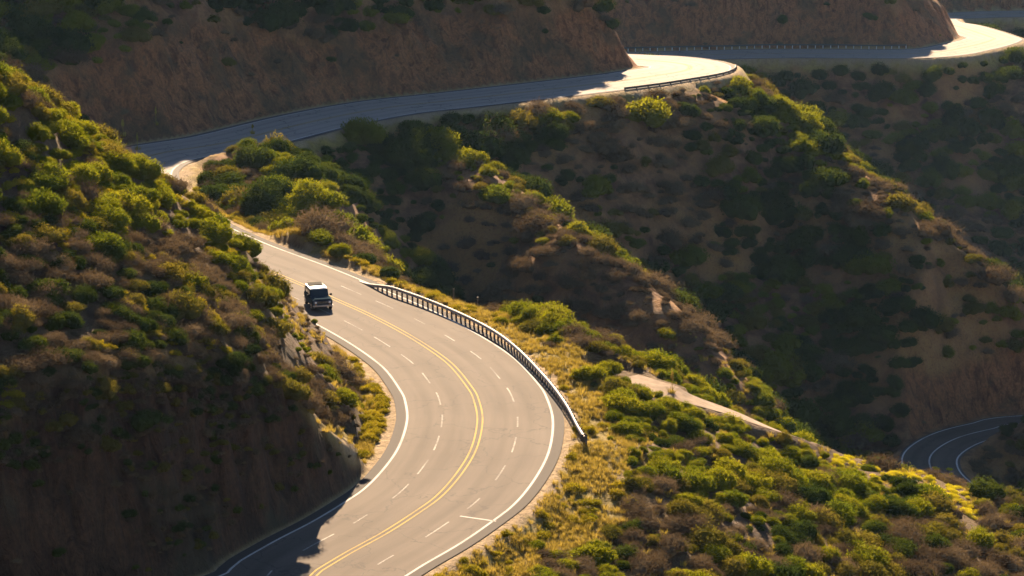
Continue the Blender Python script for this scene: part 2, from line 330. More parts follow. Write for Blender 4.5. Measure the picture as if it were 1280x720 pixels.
# ---------------------------------------------------------------- roads
def frame(pl):
    t = np.gradient(pl[:, :2], axis=0); t /= np.linalg.norm(t, axis=1)[:, None]
    return np.stack([-t[:, 1], t[:, 0]], 1), np.r_[0, np.cumsum(np.hypot(*np.diff(pl[:, :2], axis=0).T))]
def mesh(name, V, Fs, mat, parent=None, smooth_=False):
    me = bpy.data.meshes.new(name); me.from_pydata([tuple(v) for v in V], [], Fs); me.update()
    if mat is not None: me.materials.append(mat)
    if smooth_: me.polygons.foreach_set('use_smooth', [True]*len(me.polygons))
    o = bpy.data.objects.new(name, me); COL.objects.link(o)
    if parent is not None: o.parent = parent
    return o
def ribbon(name, pl, offs, dz, mat, parent=None, a=None, b=None, ranges=None, attrs=False):
    n, s = frame(pl); V = []; Fs = []; A = []; O = []
    for (a0, b0) in (ranges or [(a if a is not None else 0, b if b is not None else s[-1])]):
        st = np.unique(np.r_[a0, s[(s > a0) & (s < b0)], b0]); base = len(V)
        for q in st:
            p_ = [np.interp(q, s, pl[:, k]) for k in range(3)]; nn = [np.interp(q, s, n[:, k]) for k in range(2)]
            for o_ in offs:
                V.append((p_[0]+nn[0]*o_, p_[1]+nn[1]*o_, p_[2]+dz)); A.append(q); O.append(o_)
        k = len(offs)
        for i in range(len(st)-1):
            for j in range(k-1):
                Fs.append((base+i*k+j+1, base+i*k+j, base+(i+1)*k+j, base+(i+1)*k+j+1))
    o = mesh(name, V, Fs, mat, parent)
    if attrs:
        for nm, arr in (('off', O), ('along', A)):
            at = o.data.attributes.new(nm, 'FLOAT', 'POINT'); at.data.foreach_set('value', np.array(arr, np.float32))
    return o
R1 = ROADS['r1']['pl']; n1_, S1 = frame(R1)
def arc_at(x, y): return S1[((R1[:, 0]-x)**2+(R1[:, 1]-y)**2).argmin()]
road = ribbon('mountain_road', R1, (-6.35, -6.2, -5.3, -3, 0, 3, 5.3, 6.2, 6.35), 0, MAT_ASPHALT, attrs=True)
road['kind'] = 'structure'
for sgn in (1, -1): ribbon('edge_line', R1, (5.5*sgn-.085, 5.5*sgn+.085), .006, MAT_WHITE, road)
for sgn in (1, -1): ribbon('centre_line', R1, (.20*sgn-.065, .20*sgn+.065), .006, MAT_YELLOW, road)
for sgn in (1, -1):
    q = 4.0+1.5*(sgn > 0); rr = []
    while q < arc_at(-18, 252):
        ln = 3.3+.8*random.random()-(1.2 if random.random() < .2 else 0); rr.append((q, q+ln)); q += 6.5+random.uniform(-.3, .3)
    ribbon('lane_dash', R1, (2.85*sgn-.06, 2.85*sgn+.06), .006, MAT_FADED, road, ranges=rr)
a_ = Vector(ground(575, 645, z=.006)); b_ = Vector(ground(620, 651.5, z=.006)); d_ = (b_-a_).normalized(); n_ = Vector((-d_.y, d_.x, 0))*.085
mesh('stop_bar', [a_-n_, b_-n_, b_+n_, a_+n_], [(0, 1, 2, 3)], MAT_WHITE, road)
R4 = ROADS['r4']['pl']
low = ribbon('lower_road', R4, (-3.6, -3.0, -1.5, 0, 1.5, 3.0, 3.6), 0, MAT_ASPHALT, attrs=True); low['kind'] = 'structure'
for o_ in (3.2, -3.2, 0): ribbon('edge_line' if o_ else 'centre_line', R4, (o_-.1, o_+.1), .006, MAT_WHITE, low)
TR = ROADS['tr']['pl']
dt = ribbon('dirt_track', TR, (-1.6, -.8, 0, .8, 1.6), .0, MAT_DIRT); dt['kind'] = 'structure'

# ---------------------------------------------------------------- shrubs
def leaf_material(name, c0, c1, trans=.38, tcol=None):
    m = bpy.data.materials.new(name); m.use_nodes = True; nt = m.node_tree; L = nt.links; nt.nodes.clear()
    out = N(nt, 'ShaderNodeOutputMaterial'); info = N(nt, 'ShaderNodeObjectInfo'); pos = N(nt, 'ShaderNodeNewGeometry').outputs['Position']
    f = math_(nt, 'ADD', math_(nt, 'MULTIPLY', info.outputs['Random'], .6), math_(nt, 'MULTIPLY', noise(nt, 1.3, 3, .6, pos), .5))
    col = ramp(nt, f, [(.15, c0), (.85, c1)])
    d = N(nt, 'ShaderNodeBsdfPrincipled'); L.new(col, d.inputs['Base Color']); d.inputs['Roughness'].default_value = .65; d.inputs['Specular IOR Level'].default_value = .0
    t = N(nt, 'ShaderNodeBsdfTranslucent'); L.new(mix(nt, 1.0, col, tcol or (1.5, 1.4, .6), 'MULTIPLY'), t.inputs['Color'])
    mx = N(nt, 'ShaderNodeMixShader'); mx.inputs[0].default_value = trans
    L.new(d.outputs[0], mx.inputs[1]); L.new(t.outputs[0], mx.inputs[2]); L.new(mx.outputs[0], out.inputs['Surface'])
    return m
LEAF = {'green': leaf_material('green_leaves', (.055, .078, .008), (.135, .138, .012), .5),
        'olive': leaf_material('olive_leaves', (.060, .062, .012), (.125, .105, .024), .42),
        'dry': leaf_material('dry_twigs', (.066, .049, .030), (.140, .106, .062), .28, (1.1, 1.0, .85)),
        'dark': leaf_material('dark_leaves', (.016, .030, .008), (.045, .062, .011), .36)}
MAT_STEM = plain('shrub_stem', (.10, .075, .055), .9, 0, .1)
ICO = None
def ico():
    global ICO
    if ICO is None:
        bm = bmesh.new(); bmesh.ops.create_icosphere(bm, subdivisions=2, radius=1)
        ICO = (np.array([v.co[:] for v in bm.verts]), [[v.index for v in f.verts] for f in bm.faces]); bm.free()
    return ICO
def shrub_mesh(name, kind, seed, lobes, nleaf, leaf, flat=.72, ragged=.25, core=.80):
    g = np.random.default_rng(seed); V = []; Fs = []; nv = 0
    C_ = []; 
    for k in range(lobes):
        a = g.uniform(0, 2*PI); r = (0.62*math.sqrt(g.uniform(0, 1))) if k else 0
        rad = g.uniform(.30, .48) if k else .55
        C_.append((r*math.cos(a), r*math.sin(a), flat*(.28+.34*g.uniform(0, 1)*(1-r)), rad))
    C_ = np.array(C_); sv, sf = ico()
    for cx, cy, cz, r in C_:
        d = 1+.5*(fbm(sv[:, 0]*2.2+cx*9+seed, sv[:, 1]*2.2+sv[:, 2]*2.7, 2, seed))
        P_ = sv*(r*core*d)[:, None]*np.array([1, 1, flat+.12])+np.array([cx, cy, cz])
        P_[:, 2] = np.maximum(P_[:, 2], -.25)
        V.append(P_); Fs += [[i+nv for i in f] for f in sf]; nv += len(P_)
    # leaves: small bent blades through the outer shell
    w_ = C_[:, 3]**2; pick = g.choice(lobes, nleaf, p=w_/w_.sum())
    d = g.normal(size=(nleaf, 3)); d[:, 2] = np.abs(d[:, 2])*1.1-.25; d /= np.linalg.norm(d, axis=1)[:, None]
    rr = C_[pick, 3]*(core+(1.12-core)*g.uniform(0, 1, nleaf)**.8+ragged*np.maximum(g.normal(size=nleaf), 0)*.45)
    c0 = C_[pick, :3]+d*rr[:, None]*np.array([1, 1, flat+.15])
    t = g.normal(size=(nleaf, 3))+d*.9; t[:, 2] += .35; t /= np.linalg.norm(t, axis=1)[:, None]
    b = np.cross(t, d+.7*g.normal(size=(nleaf, 3))); b /= np.linalg.norm(b, axis=1)[:, None]+1e-9
    ln = leaf*g.uniform(.6, 1.45, nleaf)[:, None]; wd = ln*(g.uniform(.10, .28, nleaf) if kind == 'dry' else g.uniform(.32, .6, nleaf))[:, None]; ln = ln*(1.5 if kind == 'dry' else 1)
    q = np.stack([c0-t*ln*.5, c0+b*wd*.5, c0+t*ln*.55, c0-b*wd*.5], 1)
    V.append(q.reshape(-1, 3)); ids = nv+np.arange(nleaf*4).reshape(-1, 4); Fs += ids.tolist()
    me = bpy.data.meshes.new(name); me.from_pydata(np.vstack(V).tolist(), [], Fs); me.update(); me.materials.append(LEAF[kind])
    return me
PROTO = {'green': [shrub_mesh('green_shrub', 'green', 1+i, n, 2300, .085, f) for i, (n, f) in enumerate(((9, .75), (7, .65), (12, .85), (10, .7)))],
         'olive': [shrub_mesh('olive_shrub', 'olive', 11+i, n, 2100, .080, f, .35) for i, (n, f) in enumerate(((8, .6), (11, .75), (6, .55)))],
         'dry': [shrub_mesh('dry_shrub', 'dry', 21+i, n, 2000, .085, f, .6, .62) for i, (n, f) in enumerate(((8, .6), (10, .7), (6, .5)))],
         'dark': [shrub_mesh('dark_shrub', 'dark', 31+i, n, 2400, .085, f, .25) for i, (n, f) in enumerate(((11, .85), (9, .75), (13, .8)))]}

# scatter over the hills: clumps by noise, none on the roads, few on the cut faces and the mown verge
GX, GY, GZ, GCUT, GD1, GVERGE = GRID
T_ALL = GX[len(ys)//2]/max(ys[len(ys)//2], 90)
def grid_at(x, y):
    i = np.clip(np.searchsorted(ys, y), 1, len(ys)-1); j = np.clip(np.searchsorted(T_ALL, x/np.maximum(y, 90)), 1, len(T_ALL)-1)
    return i, j
def bil(A, x, y):
    i, j = grid_at(x, y)
    fy = (y-ys[i-1])/(ys[i]-ys[i-1]); fx = np.clip((x/np.maximum(y, 90)-T_ALL[j-1])/(T_ALL[j]-T_ALL[j-1]), 0, 1)
    return (A[i-1, j-1]*(1-fx)+A[i-1, j]*fx)*(1-fy)+(A[i, j-1]*(1-fx)+A[i, j]*fx)*fy
ANG = (GZ-CAMZ)/np.maximum(GY, 1); CM = np.maximum.accumulate(np.where(GY > 60, ANG, -9), axis=0)
def clear_sight(x, y, z):
    i, j = grid_at(x, y); k = np.maximum(i-4, 0)
    return (z-CAMZ)/y > CM[k, j]+.0006
def hit(u, v):
    yy = np.arange(150, 850, .25); X0, _, _ = zip(*[ground(u, v, y=q) for q in (150, 850)])
    dx = (u-640)/F; b = (v-360)/F; dy = math.cos(PITCH)-b*math.sin(PITCH); dz = -math.sin(PITCH)-b*math.cos(PITCH)
    zz_ = bil(GZ, yy*dx/dy, yy); k = np.nonzero(zz_ >= CAMZ+yy*dz/dy)[0]
    q = yy[k[0]] if len(k) else 850
    return q*dx/dy, q, CAMZ+q*dz/dy
def scatter(y0, y1, step, tmax=.215):
    out = []
    yy = y0
    while yy < y1:
        xs_ = np.arange(-tmax*yy, tmax*yy, step); out.append(np.stack([xs_+rng.uniform(-.5, .5, len(xs_))*step, yy+rng.uniform(-.5, .5, len(xs_))*step], 1)); yy += step
    return np.vstack(out)
def road_dist(x, y):
    d = np.full(x.shape, 99.)
    for k, r in ROADS.items():
        D = near_road(x, y, r['pl'], 20)[0]-r['w']; d = np.minimum(d, D)
    return d
cx_, cy_ = rng.uniform(-36, -7, 30000), rng.uniform(148, 215, 30000)
ck = (bil(GCUT, cx_, cy_) > .4) & (rng.uniform(0, 1, 30000) < .10+.55*smooth(5, 13, bil(GZ, cx_, cy_))+.5*fbm(cx_/5, cy_/5, 2, 171))
CUTP = np.stack([cx_, cy_], 1)[ck][:1500]
pts = [scatter(140, 265, 1.25), scatter(265, 420, 1.5), scatter(420, 640, 2.6), scatter(640, 860, 4.5)]
P_ = np.vstack(pts); x, y = P_.T
sp = np.r_[tuple(np.full(len(q), s_) for q, s_ in zip(pts, (1.3, 1.7, 2.6, 4.5)))]
cutv = bil(GCUT, x, y); vg = bil(GVERGE, x, y); zz = bil(GZ, x, y); dr = road_dist(x, y)
cl = fbm(x/13, y/13, 3, 101); cl2 = fbm(x/6, y/6, 3, 131); hue = fbm(x/17+40, y/17, 3, 151)-.12*((y < 262) & (x < -8))
u_, v_, dep = project(x, y, zz)
lefthill = (y < 262) & (x < -8) & (u_ < 455)
nose = (y < 262) & ~lefthill
wall = (y > 262)
keep = rng.uniform(0, 1, len(x))
prob = np.where(lefthill, .95+.0*x, np.where(nose, .93, 1.0+.55*cl2+.35*cl))
crest = np.full(x.shape, 99.)
for S_ in (SPUR1, SPUR2):
    crest = np.minimum(crest, near_road(x, y, dense(S_), 20)[0])
FLOW = []
for a_, b_ in [((1045, 572), (1070, 590)), ((1100, 588), (1150, 600)), ((1120, 592), (1190, 605)), ((1150, 600), (1215, 640)), ((1185, 615), (1212, 650))]:
    for t_ in np.linspace(0, 1, 7): FLOW.append(hit(a_[0]+(b_[0]-a_[0])*t_, a_[1]+(b_[1]-a_[1])*t_))
FLOW = np.array(FLOW)[::2]; fd = np.sqrt(((x[:, None]-FLOW[None, :, 0])**2+((y[:, None]-FLOW[None, :, 1])/2.2)**2).min(1))
above = np.array([bil(GCUT, x, y+q) for q in (0, 1.2)]).min(0)
prob = np.where(cutv > .4, np.where(y < 262, .10+.5*smooth(5, 12.5, zz), .085), prob); prob = np.where((vg > .5) & (cutv < .4), np.where(dr < 2.4, 0.0, .10+.25*(cl2 > .18)), prob)
rad = sp*np.exp(rng.normal(-.28, .44, len(x)))*(1+.5*cl)
rad = np.where(cutv > .4, rad*.55, rad); rad = np.where(crest < 5, rad*.75, rad); rad = np.where((u_ > 350) & (u_ < 450) & (v_ > 340) & (v_ < 450) & (x < -8), np.minimum(rad*.4, .45), rad); rad = np.where(vg > .5, np.minimum(rad*.6, .9), rad); rad = np.clip(rad, .4, np.where(nose, 1.9, np.where(lefthill, 1.75, 3.6)))
ok = (keep < prob) & (dr > .55+rad*.75) & (fd > .9+rad*.5)
h = hue+rng.normal(0, .22, len(x))
kind = np.where(h > .10, 0, np.where(h > -.09, 1, 2))
kind = np.where(lefthill, np.where(h > .06, 0, np.where(h > -.12, 1, 2)), kind)
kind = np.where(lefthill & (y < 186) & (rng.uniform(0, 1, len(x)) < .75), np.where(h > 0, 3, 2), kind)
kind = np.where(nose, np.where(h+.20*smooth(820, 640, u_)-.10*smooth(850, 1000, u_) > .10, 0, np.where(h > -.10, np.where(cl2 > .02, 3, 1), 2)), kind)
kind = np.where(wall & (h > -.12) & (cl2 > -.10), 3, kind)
kind = np.where((cutv > .4) & (rng.uniform(0, 1, len(x)) < .5), 2, kind)
kind = np.where((crest < 5) & wall, np.where(h > .04, 0, np.where(h > -.08, 1, 2)), kind)
KN = np.array(['green', 'olive', 'dry', 'dark'])
SH = [dict(x=a, y=b, z=c_, r=d, k=KN[e], f=bool(f_)) for a, b, c_, d, e, f_ in zip(x[ok], y[ok], zz[ok], rad[ok], kind[ok], (cutv[ok] > .4))]
for a, b in CUTP:
    c_ = float(bil(GZ, np.array([a]), np.array([b]))[0])
    if road_dist(np.array([a]), np.array([b]))[0] > .8: SH.append(dict(x=a, y=b, z=c_, r=float(rng.uniform(.22, .48)*(1+.10*c_*.5)), k=str(rng.choice(['dry', 'olive', 'dark'], p=[.62, .16, .22])), f=True))
for _ in range(520):
    a, b = random.uniform(-37, -14), random.uniform(162, 193); ax, bx_ = np.array([a]), np.array([b]); c_ = float(bil(GZ, ax, bx_)[0])
    if c_ > 8 and road_dist(ax, bx_)[0] > 2: SH.append(dict(x=a, y=b, z=c_, r=random.uniform(.5, 1.25), k=random.choice(['dry', 'dry', 'olive', 'dark', 'dark']), f=False))
# clumps the photograph shows one by one: (u, v, distance, radius, kind)
for u0, v0, y0, r0, k0 in [(285, 232, 305, 2.6, 'olive'), (318, 222, 309, 2.6, 'dark'), (345, 205, 318, 2.4, 'olive'), (372, 235, 305, 3.6, 'dark'), (345, 262, 292, 2.8, 'green'), (395, 268, 290, 3.2, 'green'),
        (300, 262, 292, 1.9, 'green'), (330, 285, 281, 1.7, 'green'), (362, 293, 276, 1.9, 'green'), (400, 308, 268, 2.0, 'green'), (425, 322, 263, 1.5, 'green'), (455, 335, 261, 1.5, 'dark'), (486, 343, 257, 1.3, 'dark'), (515, 350, 254, 1.0, 'dry'),
        (455, 178, 335, 3.2, 'green'), (515, 180, 336, 3.6, 'dark'), (590, 168, 343, 4.0, 'dark'), (582, 200, 335, 2.9, 'green'), (622, 240, 326, 2.6, 'green'), (660, 190, 336, 3.4, 'dark'),
        (640, 385, 244, 1.8, 'olive'), (690, 392, 240, 2.6, 'green'), (668, 405, 236, 1.6, 'olive'), (720, 420, 233, 1.6, 'dry'), (745, 432, 230, 1.5, 'olive'), (735, 470, 219, 1.5, 'green'), (768, 480, 216, 1.5, 'olive'),
        (240, 385, 189, 2.0, 'green'), (135, 360, 190, 2.4, 'green'), (255, 395, 188, 1.8, 'olive'), (35, 130, 222, 1.7, 'green'), (50, 132, 222, 1.8, 'dark'), (15, 205, 205, 1.9, 'dark'),
        (955, 575, 213, 1.7, 'green'), (1065, 568, 226, 2.2, 'green'), (1100, 560, 228, 2.3, 'dry'), (1160, 625, 219, 1.9, 'green'), (995, 610, 209, 1.6, 'green'), (1030, 590, 215, 1.9, 'dry'),
        (925, 110, 379, 2.6, 'green'), (955, 130, 378, 2.6, 'dark'), (905, 102, 381, 2.2, 'green'), (1030, 165, 371, 3.0, 'dark')]:
    X0, Y0, _ = ground(u0, v0, y=y0); X0 = np.array([X0]); Y0 = np.array([Y0])
    if road_dist(X0, Y0)[0] > r0*.7: SH.append(dict(x=X0[0], y=Y0[0], z=bil(GZ, X0, Y0)[0], r=r0*(.72 if u0 < 260 and y0 < 225 else 1), k=k0, f=False, own=True))
for s_ in SH:
    s_['u'], s_['v'], s_['d'] = [float(q) for q in project(s_['x'], s_['y'], s_['z']+.4*s_['r'])]
XA = np.array([s_['x'] for s_ in SH]); YA = np.array([s_['y'] for s_ in SH]); ZA = np.array([s_['z'] for s_ in SH]); RA = np.array([s_['r'] for s_ in SH])
vis = clear_sight(XA, YA, ZA+.55*RA); UA = np.array([s_['u'] for s_ in SH]); VA = np.array([s_['v'] for s_ in SH]); DA = np.array([s_['d'] for s_ in SH])
inf = (UA > 4) & (UA < 1276) & (VA > 4) & (VA < 716)
score = np.where(vis & inf, RA/DA*(1+.5*np.array([bool(s_.get('own')) for s_ in SH])), 0)
order = np.argsort(-score); SINGLE = [i for i in order[:290] if score[i] > 0]; singles = set(SINGLE)
rest = [i for i in range(len(SH)) if i not in singles]
WORD = {'green': 'bright green', 'olive': 'olive green', 'dry': 'dry brown', 'dark': 'dark green'}
LAND = [('the car', 397, 372), ("the guardrail's near end", 730, 545), ("the guardrail's far end", 452, 350), ("the guardrail's middle", 612, 408), ('the white stop bar', 600, 648),
        ('the shadow tip on the road', 455, 590), ('the yellow flowers', 1138, 605), ('the dirt track', 918, 518), ('the lower road', 1165, 560), ('the upper hairpin', 215, 215), ('the far sunlit bend', 862, 90),
        ('the far barrier', 1000, 62), ("the small spur's top", 600, 215), ("the small spur's foot", 920, 470), ("the big ridge's foot", 1272, 388), ('the yucca stalks', 185, 155), ('the left rock cut', 130, 520), ('the bottom right corner', 1275, 715)]
DIRS = ['right of', 'below right of', 'below', 'below left of', 'left of', 'above left of', 'above', 'above right of']
def zone(s_):
    X0 = np.array([s_['x']]); Y0 = np.array([s_['y']]); u, v, y0 = s_['u'], s_['v'], s_['y']
    if s_['f']: return 'left rock cut' if y0 < 262 else 'brown rock cut'
    if y0 < 262 and s_['x'] < -8 and u < 455: return 'left hill'
    if y0 < 262: return 'grass verge' if bil(GVERGE, X0, Y0)[0] > .45 else 'near right slope'
    if y0 < 325 and u < 470: return 'bank by the upper road'
    if y0 < 395: return 'shaded ravine wall' if v > 140 or u > 830 else 'hill above the road'
    return 'far hillside'
def shrub_labels():
    rads = np.array([SH[i]['r']/SH[i]['d'] for i in SINGLE]); q1, q2 = np.quantile(rads, [.33, .72]); out = {}
    for i in SINGLE:
        s_ = SH[i]; q = s_['r']/s_['d']; size = 'small' if q < q1 else ('medium' if q < q2 else 'large')
        L = min(LAND, key=lambda l: math.hypot(l[1]-s_['u'], l[2]-s_['v'])); dx, dy = s_['u']-L[1], s_['v']-L[2]; d = math.hypot(dx, dy)
        k = int(round(math.atan2(dy, dx)/(PI/4))) % 8
        dist = 'just ' if d < 45 else ('' if d < 110 else 'well ')
        out.setdefault((size, WORD[s_['k']], zone(s_), dist+DIRS[k]+' '+L[0]), []).append(i)
    lab = {}
    for (size, colr, z_, rel), ids in out.items():
        ids.sort(key=lambda i: SH[i]['u']); n = len(ids)
        for j, i in enumerate(ids):
            base = f"{size} {colr} shrub on {z_}, {rel}"
            if n > 1:
                o_ = 'leftmost' if j == 0 else 'rightmost' if j == n-1 else ['', 'second', 'third', 'fourth', 'fifth', 'sixth', 'seventh', 'eighth', 'ninth'][min(j, 8)]+' from left'
                base = f"{o_} {base}"
            if len(base.replace('-', ' ').split()) > 16: base = base.replace(f'{size} ', '', 1)
            if len(base.replace('-', ' ').split()) > 15: base = base.replace('the far sunlit', 'far sunlit').replace("the picture's right bottom corner", 'bottom right corner').replace('bank by the upper', 'bank by upper')
            while len(base.replace('-', ' ').split()) > 15 and ' the ' in base: base = ' '.join(base.rsplit(' the ', 1))
            if len(base.replace('-', ' ').split()) > 15: base = base.replace(' well ', ' ')
            lab[i] = base
    return lab
LAB = shrub_labels()
def tag(o, label=None, cat=None, group=None, kind=None):
    for k, v in (('label', label), ('category', cat), ('group', group), ('kind', kind)):
        if v: o[k] = v
    return o
FIRST = {}
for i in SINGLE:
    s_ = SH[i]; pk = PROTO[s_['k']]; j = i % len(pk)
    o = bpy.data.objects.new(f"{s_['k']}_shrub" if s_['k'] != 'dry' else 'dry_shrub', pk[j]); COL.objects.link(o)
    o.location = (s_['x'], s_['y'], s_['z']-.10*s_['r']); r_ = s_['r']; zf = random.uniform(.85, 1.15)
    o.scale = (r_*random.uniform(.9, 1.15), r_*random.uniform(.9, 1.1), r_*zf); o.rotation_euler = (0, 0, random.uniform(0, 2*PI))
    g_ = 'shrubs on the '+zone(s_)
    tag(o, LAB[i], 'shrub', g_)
    FIRST.setdefault((s_['k'], j), o)

def stuff(name, label, cat, P, S, sources):
    """one object: many small plants, each instance a copy of one of the source plants"""
    P = np.asarray(P, float); S = np.asarray(S, float); n = len(P); k = rng.integers(0, len(sources), n)
    me = bpy.data.meshes.new(name); me.vertices.add(n); me.vertices.foreach_set('co', P.ravel())
    a = me.attributes.new('pick', 'INT', 'POINT'); a.data.foreach_set('value', k.astype(np.int32))
    rot = np.zeros((n, 3)); rot[:, 2] = rng.uniform(0, 2*PI, n); rot[:, :2] = rng.normal(0, .12, (n, 2))
    a = me.attributes.new('turn', 'FLOAT_VECTOR', 'POINT'); a.data.foreach_set('vector', rot.ravel().astype(np.float32))
    sc = S[:, None]*rng.uniform(.82, 1.2, (n, 3))
    a = me.attributes.new('size', 'FLOAT_VECTOR', 'POINT'); a.data.foreach_set('vector', sc.ravel().astype(np.float32))
    o = bpy.data.objects.new(name, me); COL.objects.link(o); tag(o, label, cat, None, 'stuff')
    ng = bpy.data.node_groups.new(name, 'GeometryNodeTree')
    ng.interface.new_socket('Geometry', in_out='INPUT', socket_type='NodeSocketGeometry'); ng.interface.new_socket('Geometry', in_out='OUTPUT', socket_type='NodeSocketGeometry')
    gi = ng.nodes.new('NodeGroupInput'); go = ng.nodes.new('NodeGroupOutput'); jn = ng.nodes.new('GeometryNodeJoinGeometry')
    def named(t, nm):
        q = ng.nodes.new('GeometryNodeInputNamedAttribute'); q.data_type = t; q.inputs['Name'].default_value = nm; return q.outputs[0]
    pk, tn, sz = named('INT', 'pick'), named('FLOAT_VECTOR', 'turn'), named('FLOAT_VECTOR', 'size')
    for i, src in enumerate(sources):
        oi = ng.nodes.new('GeometryNodeObjectInfo'); oi.inputs['Object'].default_value = src; oi.inputs['As Instance'].default_value = True; oi.transform_space = 'ORIGINAL'
        cp = ng.nodes.new('FunctionNodeCompare'); cp.data_type = 'INT'; cp.operation = 'EQUAL'; ng.links.new(pk, cp.inputs[2]); cp.inputs[3].default_value = i
        ip = ng.nodes.new('GeometryNodeInstanceOnPoints')
        e2 = ng.nodes.new('FunctionNodeEulerToRotation'); ng.links.new(tn, e2.inputs[0])
        ng.links.new(gi.outputs[0], ip.inputs['Points']); ng.links.new(cp.outputs[0], ip.inputs['Selection']); ng.links.new(oi.outputs['Geometry'], ip.inputs['Instance'])
        ng.links.new(e2.outputs[0], ip.inputs['Rotation']); ng.links.new(sz, ip.inputs['Scale']); ng.links.new(ip.outputs[0], jn.inputs[0])
    ng.links.new(jn.outputs[0], go.inputs[0])
    md = o.modifiers.new('plants', 'NODES'); md.node_group = ng
    return o
for k in ('green', 'olive', 'dry', 'dark'):
    src = [o for (kk, j), o in FIRST.items() if kk == k]
    ids = [i for i in rest if SH[i]['k'] == k]
    if src and ids:
        stuff(f'{k}_chaparral', f'{WORD[k]} chaparral scrub covering the hillsides between the larger shrubs', 'scrub', [(SH[i]['x'], SH[i]['y'], SH[i]['z']-.1*SH[i]['r']) for i in ids], [SH[i]['r'] for i in ids], src)

# ---------------------------------------------------------------- grass, weeds, flowers
def tuft_mesh(name, mat, seed, n=34, spread=.45, wide=.035):
    g = np.random.default_rng(seed); V = []; Fs = []
    for i in range(n):
        a = g.uniform(0, 2*PI); r = spread*math.sqrt(g.uniform()); x0, y0 = r*math.cos(a), r*math.sin(a); hgt = g.uniform(.5, 1.05); lean = g.uniform(.1, .6); b = a+g.normal()*.8
        px, py = math.cos(b+PI/2)*wide, math.sin(b+PI/2)*wide; k = len(V)
        for t, wd_ in ((0, 1), (.55, .8), (1, .15)):
            cx, cy, cz = x0+math.cos(b)*lean*t*t, y0+math.sin(b)*lean*t*t, hgt*(t-.18*t*t)-.04
            V += [(cx-px*wd_, cy-py*wd_, cz), (cx+px*wd_, cy+py*wd_, cz)]
        Fs += [(k, k+1, k+3, k+2), (k+2, k+3, k+5, k+4)]
    me = bpy.data.meshes.new(name); me.from_pydata(V, [], Fs); me.materials.append(mat); return me
STRAW = leaf_material('straw', (.21, .17, .035), (.37, .29, .07), .35, (1.25, 1.15, .8))
WEED = leaf_material('yellow_green_weed', (.13, .125, .012), (.24, .20, .02), .4, (1.4, 1.3, .5))
BLOOM = leaf_material('yellow_petals', (.46, .43, .025), (.60, .54, .04), .3, (1.1, 1.0, .5))
tufts = []
for i, (u0, v0, sc_, lb) in enumerate([(742, 585, .75, 'tall straw grass tuft below the near end of the guardrail'), (762, 548, .7, 'straw grass tuft right of the near end of the guardrail'), (700, 640, .7, 'straw grass tuft on the verge right of the white stop bar'),
        (748, 505, .65, 'straw grass tuft on the verge just outside the guardrail curve'), (650, 690, .7, 'straw grass tuft between road edge and shrubs near the picture bottom'), (541, 356, .9, 'tall dry grass clump behind the far half of the guardrail')]):
    o = bpy.data.objects.new('grass_tuft', tuft_mesh('grass_tuft', STRAW, 300+i)); COL.objects.link(o); p_ = hit(u0, v0); o.location = (p_[0], p_[1], p_[2]-.02); o.scale = (sc_*.8, sc_*.8, sc_)
    tag(o, lb, 'grass tuft', 'grass tufts on the verge'); tufts.append(o)
weeds = []
for i, (u0, v0, sc_, lb) in enumerate([(462, 520, .9, 'yellow green weed clump between rock cut and inner edge line'), (448, 570, .8, 'lowest yellow green weed clump beside the shadow tip on the road'), (447, 470, .8, 'upper yellow green weed clump at the foot of the rock cut'), (765, 520, .9, 'yellow green weed clump right of the guardrail end on straw grass')]):
    me = shrub_mesh('weed_clump', 'olive', 400+i, 6, 900, .15, .6, .6, .6); me.materials.clear(); me.materials.append(WEED)
    o = bpy.data.objects.new('weed_clump', me); COL.objects.link(o); o.location = hit(u0, v0); o.scale = (sc_, sc_, sc_*.7); tag(o, lb, 'weed', 'weed clumps along the road'); weeds.append(o)
blooms = []
for i, (u0, v0, sc_, lb) in enumerate([(1120, 590, .8, 'upper left yellow flower clump on the slope below the lower road bend'), (1165, 610, .8, 'right hand yellow flower clump in the bright patch on the slope'), (1205, 640, .8, 'lowest yellow flower clump of the bright patch near the right edge')]):
    me = shrub_mesh('flower_clump', 'olive', 420+i, 6, 900, .14, .5, .6, .6); me.materials.clear(); me.materials.append(BLOOM)
    o = bpy.data.objects.new('flower_clump', me); COL.objects.link(o); o.location = hit(u0, v0); o.scale = (sc_, sc_, sc_*.6); tag(o, lb, 'wildflower', 'yellow wildflower clumps'); blooms.append(o)
def field(n, x0, x1, y0, y1): return rng.uniform(x0, x1, n), rng.uniform(y0, y1, n)
gx, gy = field(150000, -48, 46, 160, 300)
gv = bil(GVERGE, gx, gy); gc = bil(GCUT, gx, gy); gd = road_dist(gx, gy); pat = fbm(gx/3, gy/3, 3, 201)
k_ = (gv > .35) & (gc < .3) & (gd > .75) & (rng.uniform(0, 1, len(gx)) < np.clip(.55+1.1*pat, .10, 1)*smooth(.3, 1.5, gd))
k2 = (gv <= .35) & (gc < .4) & (gd > 1) & ~((gx < -8) & (gy < 205)) & (rng.uniform(0, 1, len(gx)) < .08)
kk = k_ | k2
stuff('dry_grass', 'golden dry grass growing on the verge and between the shrubs', 'grass', np.stack([gx[kk], gy[kk], bil(GZ, gx[kk], gy[kk])], 1), rng.uniform(.25, .6, kk.sum()), tufts)
wp = fbm(gx/4+9, gy/4, 3, 231); inner = (gx < -6) & (gy > 190) & (gy < 226)
gu, gvv, _ = project(gx, gy, bil(GZ, gx, gy))
